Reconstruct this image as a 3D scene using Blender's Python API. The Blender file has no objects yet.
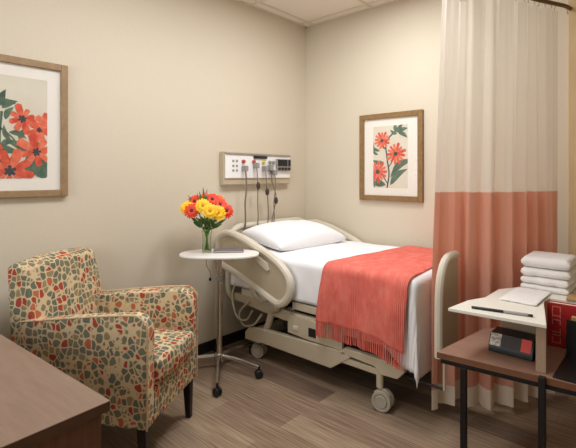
import bpy, bmesh, math, random
from mathutils import Vector, Matrix, noise
random.seed(7)
PI = math.pi
C = bpy.context.scene.collection
sc = bpy.context.scene

# ------------------------------------------------------------------ camera, world, lights, exposure
YAW = math.atan2(392, 437)
cam = bpy.data.objects.new('camera', bpy.data.cameras.new('camera')); C.objects.link(cam)
cam.location = (2.5867, -3.1338, 1.30)
cam.rotation_euler = (PI/2, 0, YAW)
cam.data.sensor_width = 36; cam.data.lens = 437/576*36
cam.data.shift_y = -49/576
cam.data.clip_start = .05
sc.camera = cam
w = bpy.data.worlds.new('world'); sc.world = w; w.use_nodes = True
w.node_tree.nodes['Background'].inputs[0].default_value = (1, .97, .93, 1)
w.node_tree.nodes['Background'].inputs[1].default_value = .3
def area(name, loc, sx, sy, power, col, rot=(0, 0, 0), spread=PI):
    l = bpy.data.lights.new(name, 'AREA'); l.shape = 'RECTANGLE'; l.size = sx; l.size_y = sy
    l.energy = power; l.color = col; l.spread = spread
    o = bpy.data.objects.new(name, l); C.objects.link(o); o.location = loc; o.rotation_euler = rot
    return o
area('ceiling_panel_light', (1.15, -.85, 2.655), .4, .4, 19, (.92, .955, 1))
area('ceiling_panel_light', (1.15, -2.0, 2.655), .6, 1.2, 23, (.92, .955, 1))
area('ceiling_panel_light', (2.9, -3.6, 2.655), .6, 1.2, 5, (.92, .955, 1))
area('window_daylight', (1.2, -4.42, 1.5), 1.4, 1.3, 23, (.88, .94, 1), rot=(PI/2, 0, 0))
vs = sc.view_settings
vs.view_transform = 'Standard'; vs.look = 'None'; vs.gamma = 1; vs.use_curve_mapping = False
vs.exposure = .15

# ------------------------------------------------------------------ helpers
def srgb(r, g, b):
    return tuple(((c/255/12.92) if c <= 10.3 else ((c/255+.055)/1.055)**2.4) for c in (r, g, b)) + (1,)
def mat(name, col, rough=.6, metal=0, spec=.5, **kw):
    m = bpy.data.materials.new(name); m.use_nodes = True
    b = m.node_tree.nodes['Principled BSDF']
    b.inputs['Base Color'].default_value = srgb(*col)
    b.inputs['Roughness'].default_value = rough; b.inputs['Metallic'].default_value = metal
    b.inputs['Specular IOR Level'].default_value = spec
    for k, v in kw.items(): b.inputs[k.replace('_', ' ')].default_value = v
    return m
def nd(m, t, **kw):
    n = m.node_tree.nodes.new(t)
    for k, v in kw.items(): setattr(n, k, v)
    return n
def ln(m, a, ao, b, bi): m.node_tree.links.new(a.outputs[ao], b.inputs[bi])
def coords(m, scale=(1, 1, 1), rot=(0, 0, 0), which='Object'):
    t = nd(m, 'ShaderNodeTexCoord'); mp = nd(m, 'ShaderNodeMapping')
    mp.inputs['Scale'].default_value = scale; mp.inputs['Rotation'].default_value = rot
    ln(m, t, which, mp, 'Vector'); return mp
def ramp(m, stops, interp='LINEAR'):
    r = nd(m, 'ShaderNodeValToRGB'); cr = r.color_ramp; cr.interpolation = interp
    while len(cr.elements) < len(stops): cr.elements.new(.5)
    for e, (p, c) in zip(cr.elements, stops): e.position = p; e.color = srgb(*c)
    return r
def bsdf(m): return m.node_tree.nodes['Principled BSDF']
def bump(m, src, out, strength, dist=.01):
    b = nd(m, 'ShaderNodeBump'); b.inputs['Strength'].default_value = strength; b.inputs['Distance'].default_value = dist
    ln(m, src, out, b, 'Height'); ln(m, b, 'Normal', bsdf(m), 'Normal'); return b
def noisy(m, scale, stops, stretch=(1, 1, 1), detail=4, bmp=0, dist=.003):
    mp = coords(m, stretch); n = nd(m, 'ShaderNodeTexNoise'); n.inputs['Scale'].default_value = scale; n.inputs['Detail'].default_value = detail
    ln(m, mp, 'Vector', n, 'Vector'); r = ramp(m, stops); ln(m, n, 'Fac', r, 'Fac'); ln(m, r, 'Color', bsdf(m), 'Base Color')
    if bmp: bump(m, n, 'Fac', bmp, dist)
    return m

def mesh_obj(name, bm, m, parent=None, bevel=0, seg=2, smooth=35, world=False, sub=0):
    if world and parent is not None:
        top = parent; M = Matrix()
        while top is not None:
            M = Matrix.LocRotScale(top.location, top.rotation_euler, top.scale) @ M; top = top.parent
        bm.transform(M.inverted())
    bmesh.ops.recalc_face_normals(bm, faces=bm.faces)
    me = bpy.data.meshes.new(name); bm.to_mesh(me); bm.free()
    for x in (m if isinstance(m, (list, tuple)) else [m]): me.materials.append(x)
    o = bpy.data.objects.new(name, me); C.objects.link(o)
    if parent is not None: o.parent = parent
    if smooth:
        me.shade_smooth()
        if not bevel and not sub: me.set_sharp_from_angle(angle=math.radians(smooth))
    if bevel:
        b = o.modifiers.new('bevel', 'BEVEL'); b.width = bevel; b.segments = seg; b.limit_method = 'ANGLE'; b.angle_limit = math.radians(40)
        b.harden_normals = True
    if sub:
        s = o.modifiers.new('sub', 'SUBSURF'); s.levels = sub; s.render_levels = sub
    return o
def thing(name, label, cat, loc=(0, 0, 0), rz=0, group=None):
    o = bpy.data.objects.new(name, None); C.objects.link(o); o.empty_display_size = .05
    o.location = loc; o.rotation_euler = (0, 0, rz); tag(o, label, cat, group); return o
def tag(o, label, cat, group=None):
    o['label'] = label; o['category'] = cat
    if group: o['group'] = group
    return o
def struct(name, bm, m, **kw):
    o = mesh_obj(name, bm, m, **kw); o['kind'] = 'structure'; return o

def box(bm, x0, x1, y0, y1, z0, z1, mi=0):
    v = [bm.verts.new((x, y, z)) for x in (x0, x1) for y in (y0, y1) for z in (z0, z1)]
    fs = [(0, 1, 3, 2), (4, 6, 7, 5), (0, 4, 5, 1), (2, 3, 7, 6), (0, 2, 6, 4), (1, 5, 7, 3)]
    out = [bm.faces.new([v[i] for i in f]) for f in fs]
    for f in out: f.material_index = mi
    return bm
def B(*a): return box(bmesh.new(), *a)
def prism(bm, pts, axis, a, b, mi=0):
    """extrude a 2D outline along axis ('x','y','z') from a to b"""
    def P(p, d):
        return {'x': (d, p[0], p[1]), 'y': (p[0], d, p[1]), 'z': (p[0], p[1], d)}[axis]
    va = [bm.verts.new(P(p, a)) for p in pts]; vb = [bm.verts.new(P(p, b)) for p in pts]
    n = len(pts); fs = [bm.faces.new(va[::-1]), bm.faces.new(vb)]
    for i in range(n): fs.append(bm.faces.new([va[i], va[(i+1) % n], vb[(i+1) % n], vb[i]]))
    for f in fs: f.material_index = mi
    return bm
def tube(bm, pts, r, n=10, closed=False, cap=True, mi=0):
    pts = [Vector(p) for p in pts]; N = len(pts); rings = []
    rr = r if isinstance(r, (list, tuple)) else [r]*N
    up = None
    for i, p in enumerate(pts):
        if closed: d = pts[(i+1) % N] - pts[i-1]
        else: d = pts[min(i+1, N-1)] - pts[max(i-1, 0)]
        d.normalize()
        if up is None: up = Vector((0, 0, 1)) if abs(d.z) < .9 else Vector((1, 0, 0))
        s = d.cross(up).normalized(); up = s.cross(d).normalized()
        rings.append([bm.verts.new(p + rr[i]*(math.cos(2*PI*k/n)*s + math.sin(2*PI*k/n)*up)) for k in range(n)])
    for i in range(N if closed else N-1):
        A, Bq = rings[i], rings[(i+1) % N]
        for k in range(n):
            f = bm.faces.new([A[k], A[(k+1) % n], Bq[(k+1) % n], Bq[k]]); f.material_index = mi
    if cap and not closed:
        bm.faces.new(rings[0][::-1]).material_index = mi; bm.faces.new(rings[-1]).material_index = mi
    return bm
def T(*a, **k): return tube(bmesh.new(), *a, **k)
def lathe(bm, prof, c=(0, 0, 0), n=24, mi=0):
    rings = [[bm.verts.new((c[0]+r*math.cos(2*PI*k/n), c[1]+r*math.sin(2*PI*k/n), c[2]+z)) for k in range(n)] for r, z in prof]
    for a, b in zip(rings, rings[1:]):
        for k in range(n): bm.faces.new([a[k], a[(k+1) % n], b[(k+1) % n], b[k]]).material_index = mi
    if prof[0][0] > 1e-5: bm.faces.new(rings[0][::-1]).material_index = mi
    if prof[-1][0] > 1e-5: bm.faces.new(rings[-1]).material_index = mi
    bmesh.ops.remove_doubles(bm, verts=bm.verts, dist=1e-6)
    return bm
def smooth_path(pts, n=6, closed=False):
    P = [Vector(p) for p in pts]; out = []; N = len(P)
    rng = range(N) if closed else range(N-1)
    for i in rng:
        p0 = P[i-1] if (closed or i > 0) else P[0]*2-P[1]
        p1 = P[i]; p2 = P[(i+1) % N]
        p3 = P[(i+2) % N] if (closed or i+2 < N) else P[-1]*2-P[-2]
        for k in range(n):
            t = k/n
            out.append(.5*((2*p1)+(p2-p0)*t+(2*p0-5*p1+4*p2-p3)*t*t+(3*p1-p0-3*p2+p3)*t**3))
    if not closed: out.append(P[-1])
    return out
def rrect(x0, x1, y0, y1, r, n=5):
    o = []
    for cx, cy, a in ((x1-r, y1-r, 0), (x0+r, y1-r, 90), (x0+r, y0+r, 180), (x1-r, y0+r, 270)):
        for k in range(n+1):
            t = math.radians(a+90*k/n); o.append((cx+r*math.cos(t), cy+r*math.sin(t)))
    return o

# ------------------------------------------------------------------ materials
M = {}
M['wall'] = noisy(mat('wall paint', (213, 201, 179), .85, spec=.2), 90, [(.3, (211, 199, 176)), (.7, (215, 203, 182))], bmp=.05)
M['ceil'] = mat('ceiling tile', (238, 230, 218), .9)
_m = M['ceil']; _mp = coords(_m); _n = nd(_m, 'ShaderNodeTexNoise'); _n.inputs['Scale'].default_value = 160
ln(_m, _mp, 'Vector', _n, 'Vector'); bump(_m, _n, 'Fac', .25, .003)
M['grid'] = mat('ceiling grid metal', (222, 212, 190), .5)
M['black_trim'] = mat('black rubber baseboard', (26, 22, 20), .5)
# vinyl plank floor
m = mat('plank floor', (150, 125, 100), .42, spec=.35); M['floor'] = m
mp = coords(m); br = nd(m, 'ShaderNodeTexBrick'); br.offset = .37; br.offset_frequency = 2
br.inputs['Scale'].default_value = 1; br.inputs['Brick Width'].default_value = 1.05; br.inputs['Row Height'].default_value = .165
br.inputs['Mortar Size'].default_value = .0012; br.inputs['Bias'].default_value = 0
br.inputs['Color1'].default_value = (0, 0, 0, 1); br.inputs['Color2'].default_value = (1, 1, 1, 1); br.inputs['Mortar'].default_value = (.1, .1, .1, 1)
ln(m, mp, 'Vector', br, 'Vector')
r1 = ramp(m, [(0, (126, 104, 88)), (.3, (166, 143, 121)), (.6, (184, 160, 133)), (1, (146, 122, 101))]); ln(m, br, 'Color', r1, 'Fac')
mp2 = coords(m, (1.2, 40, 1)); n1 = nd(m, 'ShaderNodeTexNoise'); n1.inputs['Scale'].default_value = 3; n1.inputs['Detail'].default_value = 8
ln(m, mp2, 'Vector', n1, 'Vector'); r2 = ramp(m, [(.3, (158, 150, 144)), (.7, (255, 255, 255))]); ln(m, n1, 'Fac', r2, 'Fac')
mx = nd(m, 'ShaderNodeMixRGB', blend_type='MULTIPLY'); mx.inputs[0].default_value = .85
ln(m, r1, 'Color', mx, 1); ln(m, r2, 'Color', mx, 2); ln(m, mx, 'Color', bsdf(m), 'Base Color'); bump(m, n1, 'Fac', .08, .002)
def wood(name, c1, c2, stretch, rough=.45, scale=4):
    m = mat(name, c1, rough, spec=.35)
    return noisy(m, scale, [(.3, c1), (.7, c2)], stretch, 6, .04)
M['picture_frame'] = wood('bronze wood frame', (128, 98, 60), (148, 116, 76), (8, 8, 8), .4)
M['frame_light'] = wood('light bronze wood frame', (146, 118, 86), (162, 134, 100), (8, 8, 8), .4)
M['mat_board'] = mat('mat board', (243, 236, 224), .9)
M['print_cream'] = noisy(mat('cream art paper', (224, 215, 194), .9), 6, [(.3, (219, 208, 186)), (.7, (229, 221, 202))])
M['coral_ink'] = noisy(mat('coral ink', (222, 84, 56), .9), 30, [(.35, (205, 66, 44)), (.65, (233, 104, 74))])
M['pale_ink'] = mat('pale coral ink', (240, 150, 120), .9)
M['green_ink'] = noisy(mat('grey green ink', (78, 104, 84), .9), 30, [(.35, (64, 92, 78)), (.65, (98, 122, 98))])
M['coral_light'] = noisy(mat('light coral ink', (232, 108, 78), .9), 30, [(.35, (224, 92, 62)), (.65, (240, 132, 100))])
M['dark_ink'] = mat('dark blue grey ink', (58, 62, 66), .9)
m = bpy.data.materials.new('picture glass'); m.use_nodes = True; M['picture_glass'] = m
nt = m.node_tree; nt.nodes.clear(); o_ = nd(m, 'ShaderNodeOutputMaterial'); t_ = nd(m, 'ShaderNodeBsdfTransparent'); g_ = nd(m, 'ShaderNodeBsdfGlossy'); g_.inputs['Roughness'].default_value = .12
x_ = nd(m, 'ShaderNodeMixShader'); x_.inputs[0].default_value = .05; ln(m, t_, 0, x_, 1); ln(m, g_, 0, x_, 2); ln(m, x_, 0, o_, 0)
# pebble upholstery
m = mat('pebble print fabric', (190, 165, 120), .9, spec=.2); M['pebble'] = m
mp = coords(m, (1, 1, .92)); wn = nd(m, 'ShaderNodeTexNoise'); wn.inputs['Scale'].default_value = 14
ln(m, mp, 'Vector', wn, 'Vector'); mm = nd(m, 'ShaderNodeMixRGB'); mm.inputs[0].default_value = .035; ln(m, mp, 'Vector', mm, 1); ln(m, wn, 'Color', mm, 2)
v1 = nd(m, 'ShaderNodeTexVoronoi'); v1.inputs['Scale'].default_value = 34; v1.inputs['Randomness'].default_value = .62; ln(m, mm, 'Color', v1, 'Vector')
v2 = nd(m, 'ShaderNodeTexVoronoi', feature='DISTANCE_TO_EDGE'); v2.inputs['Scale'].default_value = 34; v2.inputs['Randomness'].default_value = .62; ln(m, mm, 'Color', v2, 'Vector')
sp = nd(m, 'ShaderNodeSeparateColor'); ln(m, v1, 'Color', sp, 'Color')
rc = ramp(m, [(0, (122, 120, 98)), (.22, (110, 114, 98)), (.42, (152, 136, 102)), (.56, (130, 126, 102)), (.68, (170, 74, 58)), (.85, (190, 108, 76)), (.91, (118, 118, 102))], 'CONSTANT')
ln(m, sp, 'Red', rc, 'Fac')
re = ramp(m, [(.05, (0, 0, 0)), (.11, (255, 255, 255))]); ln(m, v2, 'Distance', re, 'Fac')
rf = ramp(m, [(.57, (255, 255, 255)), (.65, (0, 0, 0))]); ln(m, v1, 'Distance', rf, 'Fac'); mul = nd(m, 'ShaderNodeMath', operation='MULTIPLY'); ln(m, re, 'Color', mul, 0); ln(m, rf, 'Color', mul, 1)
mx = nd(m, 'ShaderNodeMixRGB'); mx.inputs[1].default_value = srgb(216, 192, 152); ln(m, mul, 'Value', mx, 0); ln(m, rc, 'Color', mx, 2); ln(m, mx, 'Color', bsdf(m), 'Base Color')
wv = nd(m, 'ShaderNodeTexNoise'); wv.inputs['Scale'].default_value = 500; ln(m, mp, 'Vector', wv, 'Vector'); bump(m, wv, 'Fac', .2, .002)
M['piping'] = noisy(mat('pale piping fabric', (206, 180, 142), .9), 40, [(.4, (190, 164, 126)), (.55, (210, 186, 150)), (.68, (190, 124, 96))])
M['black_wood'] = mat('black stained wood', (28, 20, 17), .45)
M['laminate_top'] = wood('taupe wood laminate', (128, 104, 88), (140, 115, 98), (2, 14, 2), .38)
M['laminate_body'] = wood('red brown wood laminate', (98, 66, 50), (116, 80, 60), (14, 14, 1.2), .45)
M['laminate_edge'] = wood('dark edge laminate', (86, 60, 44), (98, 70, 52), (4, 4, 4), .45)
M['bed_plastic'] = mat('warm beige bed plastic', (216, 206, 186), .42)
M['bed_shade'] = mat('darker beige bed panel', (190, 174, 146), .5)
M['bed_metal'] = mat('beige enamelled steel', (198, 185, 160), .4)
M['dark_gap'] = mat('black plastic', (24, 24, 24), .5)
M['grey_plastic'] = mat('grey plastic', (150, 146, 140), .5)
M['white_plastic'] = mat('white plastic', (240, 238, 234), .4)
M['wheel'] = mat('grey rubber wheel', (176, 168, 152), .6)
M['white_linen'] = noisy(mat('white cotton', (246, 244, 244), .9, spec=.2), 4, [(.3, (243, 241, 241)), (.7, (249, 248, 248))], bmp=.25, dist=.01)
M['chrome'] = mat('brushed chrome', (205, 200, 192), .25, 1)
M['table_white'] = mat('white laminate', (240, 236, 230), .35)
m = mat('coral knit', (224, 98, 86), .95, spec=.1); M['coral'] = m
mp = coords(m); mps = coords(m, (1, 1, 1)); wv = nd(m, 'ShaderNodeTexWave', wave_type='BANDS', bands_direction='X'); wv.inputs['Scale'].default_value = 32; wv.inputs['Distortion'].default_value = 1.2; wv.inputs['Detail'].default_value = 2
ln(m, mp, 'Vector', wv, 'Vector'); mpn = coords(m, (6, 3, 3)); nn = nd(m, 'ShaderNodeTexNoise'); nn.inputs['Scale'].default_value = 5; nn.inputs['Detail'].default_value = 5; ln(m, mpn, 'Vector', nn, 'Vector')
rr = ramp(m, [(.25, (231, 112, 98)), (.5, (239, 124, 109)), (.75, (246, 142, 126))]); ln(m, nn, 'Fac', rr, 'Fac'); ln(m, rr, 'Color', bsdf(m), 'Base Color'); bump(m, wv, 'Fac', .7, .005)
def cloth(name, c, trans, alpha_to=1.0, rough=.9):
    m = bpy.data.materials.new(name); m.use_nodes = True; nt = m.node_tree; nt.nodes.clear()
    out = nd(m, 'ShaderNodeOutputMaterial'); d = nd(m, 'ShaderNodeBsdfDiffuse'); t = nd(m, 'ShaderNodeBsdfTranslucent'); mx = nd(m, 'ShaderNodeMixShader')
    d.inputs[0].default_value = srgb(*c); t.inputs[0].default_value = srgb(*c); mx.inputs[0].default_value = trans
    ln(m, d, 0, mx, 1); ln(m, t, 0, mx, 2); last = mx
    if alpha_to < 1:
        tp = nd(m, 'ShaderNodeBsdfTransparent'); m2 = nd(m, 'ShaderNodeMixShader'); m2.inputs[0].default_value = alpha_to
        ln(m, tp, 0, m2, 1); ln(m, mx, 0, m2, 2); last = m2
    ln(m, last, 0, out, 0); return m
M['curtain_net'] = cloth('sheer white curtain cloth', (238, 228, 216), .4, .60)
M['curtain_coral'] = cloth('coral curtain cloth', (232, 174, 150), .35)
M['curtain_hem'] = cloth('cream curtain hem', (244, 228, 208), .3)
M['track'] = mat('bronze curtain rail', (112, 88, 58), .4, .6)
M['table_wood'] = wood('red brown table wood', (146, 112, 94), (160, 124, 104), (2, 12, 2), .35)
M['table_edge'] = wood('table edge wood', (112, 72, 48), (128, 86, 60), (3, 3, 3), .45)
M['black_metal'] = mat('black steel', (20, 18, 18), .4, .2)
M['cream_board'] = mat('cream painted board', (236, 230, 216), .45)
M['beige_panel'] = mat('beige side board', (168, 142, 118), .6)
M['towel'] = noisy(mat('white terry cloth', (244, 238, 232), 1, spec=.1), 240, [(.3, (240, 234, 228)), (.7, (248, 243, 238))], bmp=.6, dist=.004)
M['red_cover'] = mat('red cover', (176, 30, 32), .4)
M['red_dark'] = mat('dark red spine', (130, 24, 28), .45)
M['paper'] = mat('page paper', (232, 220, 196), .9)
M['faded_print'] = mat('faded gold print', (204, 132, 116), .6)
M['kraft'] = mat('kraft brown', (178, 140, 92), .8)
M['coral_label'] = mat('coral label', (232, 92, 84), .6)
M['white_label'] = noisy(mat('white label', (220, 214, 204), .7), 90, [(.45, (228, 222, 212)), (.6, (170, 160, 152))])
M['grey_card'] = mat('charcoal card', (70, 68, 66), .6)
M['glass'] = mat('clear glass', (235, 245, 235), .03, Transmission_Weight=1.0, IOR=1.3)
M['stem'] = noisy(mat('green stem', (92, 128, 48), .6), 30, [(.3, (78, 116, 40)), (.7, (124, 158, 66))])
M['leaf'] = noisy(mat('dark green leaf', (66, 100, 40), .6), 30, [(.3, (50, 84, 32)), (.7, (94, 124, 56))])
M['yellow'] = noisy(mat('yellow petal', (250, 196, 20), .6), 60, [(.3, (246, 180, 10)), (.7, (254, 212, 40))])
M['red_petal'] = noisy(mat('red orange petal', (226, 52, 22), .6), 60, [(.3, (214, 40, 18)), (.7, (240, 80, 32))])
M['orange'] = noisy(mat('orange petal', (240, 110, 24), .6), 60, [(.3, (232, 92, 18)), (.7, (248, 136, 40))])
M['pink_petal'] = mat('pink bud', (226, 110, 96), .6)
M['centre_y'] = mat('golden flower centre', (214, 140, 16), .8)
M['centre_d'] = mat('brown flower centre', (92, 40, 20), .8)
M['tablet'] = mat('grey violet cover', (112, 104, 112), .4)
M['cord_grey'] = mat('grey cord', (120, 108, 94), .6)
M['cord_dark'] = mat('dark bulb', (62, 48, 42), .5)
M['red_socket'] = mat('red socket', (176, 80, 66), .5)
M['yellow_port'] = mat('yellow green port', (204, 196, 60), .5)
M['tan_door'] = wood('honey wood', (196, 166, 122), (206, 178, 134), (6, 6, 1), .5)

# ------------------------------------------------------------------ room
H = 2.675; XE = 4.2; YS = -4.5
struct('floor', B(-.1, XE+.1, YS-.1, .1, -.1, 0), M['floor'])
struct('ceiling', B(-.1, XE+.1, YS-.1, .1, H, H+.1), M['ceil'])
struct('wall_left', B(-.1, 0, YS-.1, .1, 0, H), M['wall'])
struct('wall_right', B(0, XE, 0, .1, 0, H), M['wall'])
struct('wall_front', B(0, XE, YS-.1, YS, 0, H), M['wall'])
struct('wall_east', B(XE, XE+.1, YS, 0, 0, H), M['wall'])
bm = bmesh.new()
for x in (.10, .71, 1.32, 1.93, 2.54, 3.15, 3.76): box(bm, x-.011, x+.011, YS, 0, H-.006, H+.002)
for y in (-.10, -.71, -1.32, -1.93, -2.54, -3.15, -3.76, -4.37): box(bm, 0, XE, y-.011, y+.011, H-.0055, H+.002)
box(bm, 0, .02, YS, 0, H-.008, H+.002); box(bm, 0, XE, -.02, 0, H-.008, H+.002)
struct('trim_1', bm, M['grid'])
struct('baseboard_left', B(0, .012, YS, 0, 0, .078), M['black_trim'], bevel=.003)
struct('baseboard_right', B(.012, 2.1, -.012, 0, 0, .078), M['black_trim'], bevel=.003)
# honey wood door casing on the right wall, seen past the curtain
d = struct('door_1', B(2.16, 3.0, -.025, 0, 0, 2.50), M['tan_door'])
bm = bmesh.new(); box(bm, 2.085, 2.16, -.045, 0, 0, 2.57); box(bm, 3.0, 3.075, -.045, 0, 0, 2.57); box(bm, 2.16, 3.0, -.045, 0, 2.50, 2.57)
struct('trim_2', bm, M['tan_door'], bevel=.004)

# ------------------------------------------------------------------ pictures
def petal_flower(bm, F, u, v, r, n, mi, mc, k, rc=.28, wob=.15, rot=0, wid=1.0):
    """flat flower; F(u,v,k) lifts (u,v) on the paper plane, k is a tiny layer height"""
    for i in range(n):
        a = rot + 2*PI*i/n; L = r*(1+random.uniform(-wob, wob)); wd = PI/n*.92*wid
        pts = [(0, 0), (L*.55*math.cos(a-wd), L*.55*math.sin(a-wd)), (L*.92*math.cos(a-wd*.62), L*.92*math.sin(a-wd*.62)), (L*math.cos(a), L*math.sin(a)),
               (L*.92*math.cos(a+wd*.62), L*.92*math.sin(a+wd*.62)), (L*.55*math.cos(a+wd), L*.55*math.sin(a+wd))]
        f = bm.faces.new([bm.verts.new(F(u+p[0], v+p[1], k+6+(i % 3)*1.2+i*.05)) for p in pts]); f.material_index = 5 if (i % 2 and mi == 1) else mi
    f = bm.faces.new([bm.verts.new(F(u+r*rc*math.cos(2*PI*i/10), v+r*rc*math.sin(2*PI*i/10), k+10)) for i in range(10)]); f.material_index = mc
LK = [0]
def leaf2(bm, F, u, v, a, L, wd, mi, k):
    LK[0] = (LK[0]+1) % 24; k = k+LK[0]*.25
    n = 7; up = []; dn = []
    for i in range(n+1):
        t = i/n; ww = wd*math.sin(PI*t**.8)*.5; x = L*t; y = .12*L*math.sin(PI*t)
        up.append((x, y+ww)); dn.append((x, y-ww))
    pts = dn + up[::-1][1:-1]
    f = bm.faces.new([bm.verts.new(F(u+p[0]*math.cos(a)-p[1]*math.sin(a), v+p[0]*math.sin(a)+p[1]*math.cos(a), k)) for p in pts]); f.material_index = mi
def line2(bm, F, pts, wd, mi, k):
    P = smooth_path([(p[0], p[1], 0) for p in pts], 5)
    for a, b in zip(P, P[1:]):
        d = (b-a).normalized(); s = Vector((-d.y, d.x, 0))*wd/2
        f = bm.faces.new([bm.verts.new(F(q.x, q.y, k)) for q in (a-s, b-s, b+s, a+s)]); f.material_index = mi
def picture(name, label, F, W, Hh, fw, mw, fm, draw, depth=.028):
    """F(u,v,k): u across, v up from the picture's lower left outer corner, k in metres from the wall"""
    t = thing(name, label, 'picture', F(W/2, 0, 0))
    bm = bmesh.new()
    def bb(u0, u1, v0, v1, k0, k1):
        vs_ = [bm.verts.new(F(u, v, k)) for u in (u0, u1) for v in (v0, v1) for k in (k0, k1)]
        for f in ((0, 1, 3, 2), (4, 6, 7, 5), (0, 4, 5, 1), (2, 3, 7, 6), (0, 2, 6, 4), (1, 5, 7, 3)): bm.faces.new([vs_[i] for i in f])
    bb(0, fw, 0, Hh, .001, depth); bb(W-fw, W, 0, Hh, .001, depth); bb(fw, W-fw, 0, fw, .001, depth); bb(fw, W-fw, Hh-fw, Hh, .001, depth)
    mesh_obj('picture_frame', bm, fm, t, bevel=.004, world=True)
    bm = bmesh.new()
    def bb2(bm, u0, u1, v0, v1, k0, k1):
        vs_ = [bm.verts.new(F(u, v, k)) for u in (u0, u1) for v in (v0, v1) for k in (k0, k1)]
        for f in ((0, 1, 3, 2), (4, 6, 7, 5), (0, 4, 5, 1), (2, 3, 7, 6), (0, 2, 6, 4), (1, 5, 7, 3)): bm.faces.new([vs_[i] for i in f])
    bb2(bm, fw-.002, W-fw+.002, fw-.002, Hh-fw+.002, .004, .012)
    mesh_obj('mat_board', bm, M['mat_board'], t, world=True, smooth=0)
    bm = bmesh.new(); a = fw+mw[0]; b = fw+mw[1]
    bb2(bm, a, W-a, b, Hh-b, .009, .0125)
    FF = lambda u, v, k: F(min(max(u, a), W-a), min(max(v, b), Hh-b), .0128+k*.00005)
    draw(bm, FF, a, b, W-2*a, Hh-2*b)
    mesh_obj('art_print', bm, [M['print_cream'], M['coral_ink'], M['green_ink'], M['dark_ink'], M['pale_ink'], M['coral_light']], t, world=True, smooth=0)
    bm = bmesh.new(); bb2(bm, fw-.001, W-fw+.001, fw-.001, Hh-fw+.001, .018, .0195)
    mesh_obj('glass_pane', bm, M['picture_glass'], t, world=True, smooth=0)
    return t
def draw_right(bm, F, a, b, w, h):
    def q(px, py): return (a+(px-377)/(411-377)*w, b+(187-py)/(187-122)*h)
    line2(bm, F, [q(391, 187), q(393, 172), q(391, 156), q(390, 140), q(396, 131), q(401, 127)], .012, 3, 0)
    line2(bm, F, [q(392, 166), q(397, 158), q(401, 150)], .008, 3, 0)
    line2(bm, F, [q(392, 183), q(387, 175), q(383, 170)], .008, 3, 0)
    for px, py, ang, L, wd in [(379, 151, 100, .15, .055), (382, 152, 140, .07, .03), (388, 160, 168, .12, .05), (390, 184, 150, .19, .09), (394, 184, 40, .20, .075),
                               (394, 176, 35, .22, .055), (396, 170, 30, .19, .065), (402, 130, 110, .09, .05), (402, 130, 60, .09, .045), (402, 130, 20, .09, .045), (402, 130, -30, .09, .045), (401, 131, 150, .07, .04), (390, 147, 120, .09, .03), (378, 187, 75, .14, .06), (384, 148, 150, .08, .035)]:
        u, v = q(px, py); leaf2(bm, F, u, v, math.radians(ang), L, wd*.72, 2, 1)
    for px, py, r, rt in [(386, 137, .075, .1), (399.5, 151.5, .085, .3), (381.5, 170, .088, 0)]:
        u, v = q(px, py); petal_flower(bm, F, u, v, r, 13, 1, 3, 2, .2, .12, rt, 1.05); petal_flower(bm, F, u, v, r*.45, 7, 1, 3, 4, .45, .1, rt)
picture('framed_botanical_print', 'bronze-framed print of three coral daisies on the wall above the bed',
        lambda u, v, k: (.597+u, -k, 1.094+v), .555, .70, .042, (.084, .060), M['picture_frame'], draw_right)
def draw_left(bm, F, a, b, w, h):
    # scale: right edge of the print is px 47, 61 px -> about .3 m ; top px 76, bottom 178
    def q(px, py): return (a+w-(47-px)*.0050, b+(178-py)/102*h)
    line2(bm, F, [q(4, 178), q(2, 140), q(4, 112)], .012, 2, 0)
    line2(bm, F, [q(30, 160), q(14, 138), q(2, 128)], .009, 2, 0)
    for px, py, ang, L, wd in [(4, 109, 30, .085, .035), (4, 107, 78, .09, .035), (3, 107, 115, .08, .03), (1, 105, 5, .08, .035), (7, 120, 60, .08, .03),
                               (8, 140, -40, .14, .035), (20, 152, 150, .16, .04), (12, 141, 110, .09, .025), (20, 140, 60, .08, .03), (10, 132, -20, .09, .028), (26, 156, 100, .1, .03),
                               (31, 176, 70, .12, .09), (36, 176, 35, .12, .10), (46, 172, 110, .12, .07), (18, 156, 200, .09, .03), (2, 146, 20, .08, .03), (24, 162, 10, .12, .07), (46, 150, 130, .08, .03)]:
        u, v = q(px, py); leaf2(bm, F, u, v, math.radians(ang), L, wd, 2, 1)
    for i_, (px, py, r, n, rt) in enumerate([(43, 119, .05, 3, 1.0), (39, 128, .062, 4, 3.6), (23, 118, .078, 7, .3), (36, 151, .095, 7, .2), (11, 171, .112, 8, .5), (-10, 150, .10, 7, .2), (-16, 118, .08, 7, .6), (-40, 165, .11, 8, .1), (-45, 130, .09, 7, 0)]):
        u, v = q(px, py); petal_flower(bm, F, u, v, r*.95, n+1, 1, 3, 2+i_*7, .16, .22, rt, 1.02)
        petal_flower(bm, F, u, v, r*.26, 6, 3, 3, 5+i_*7, .3, .2, rt)
picture('framed_poppy_print', 'large bronze-framed print of red poppies on the wall above the patterned armchair',
        lambda u, v, k: (k, -2.775+u, 1.182+v), .645, .732, .037, (.068, .063), M['frame_light'], draw_left)

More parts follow.
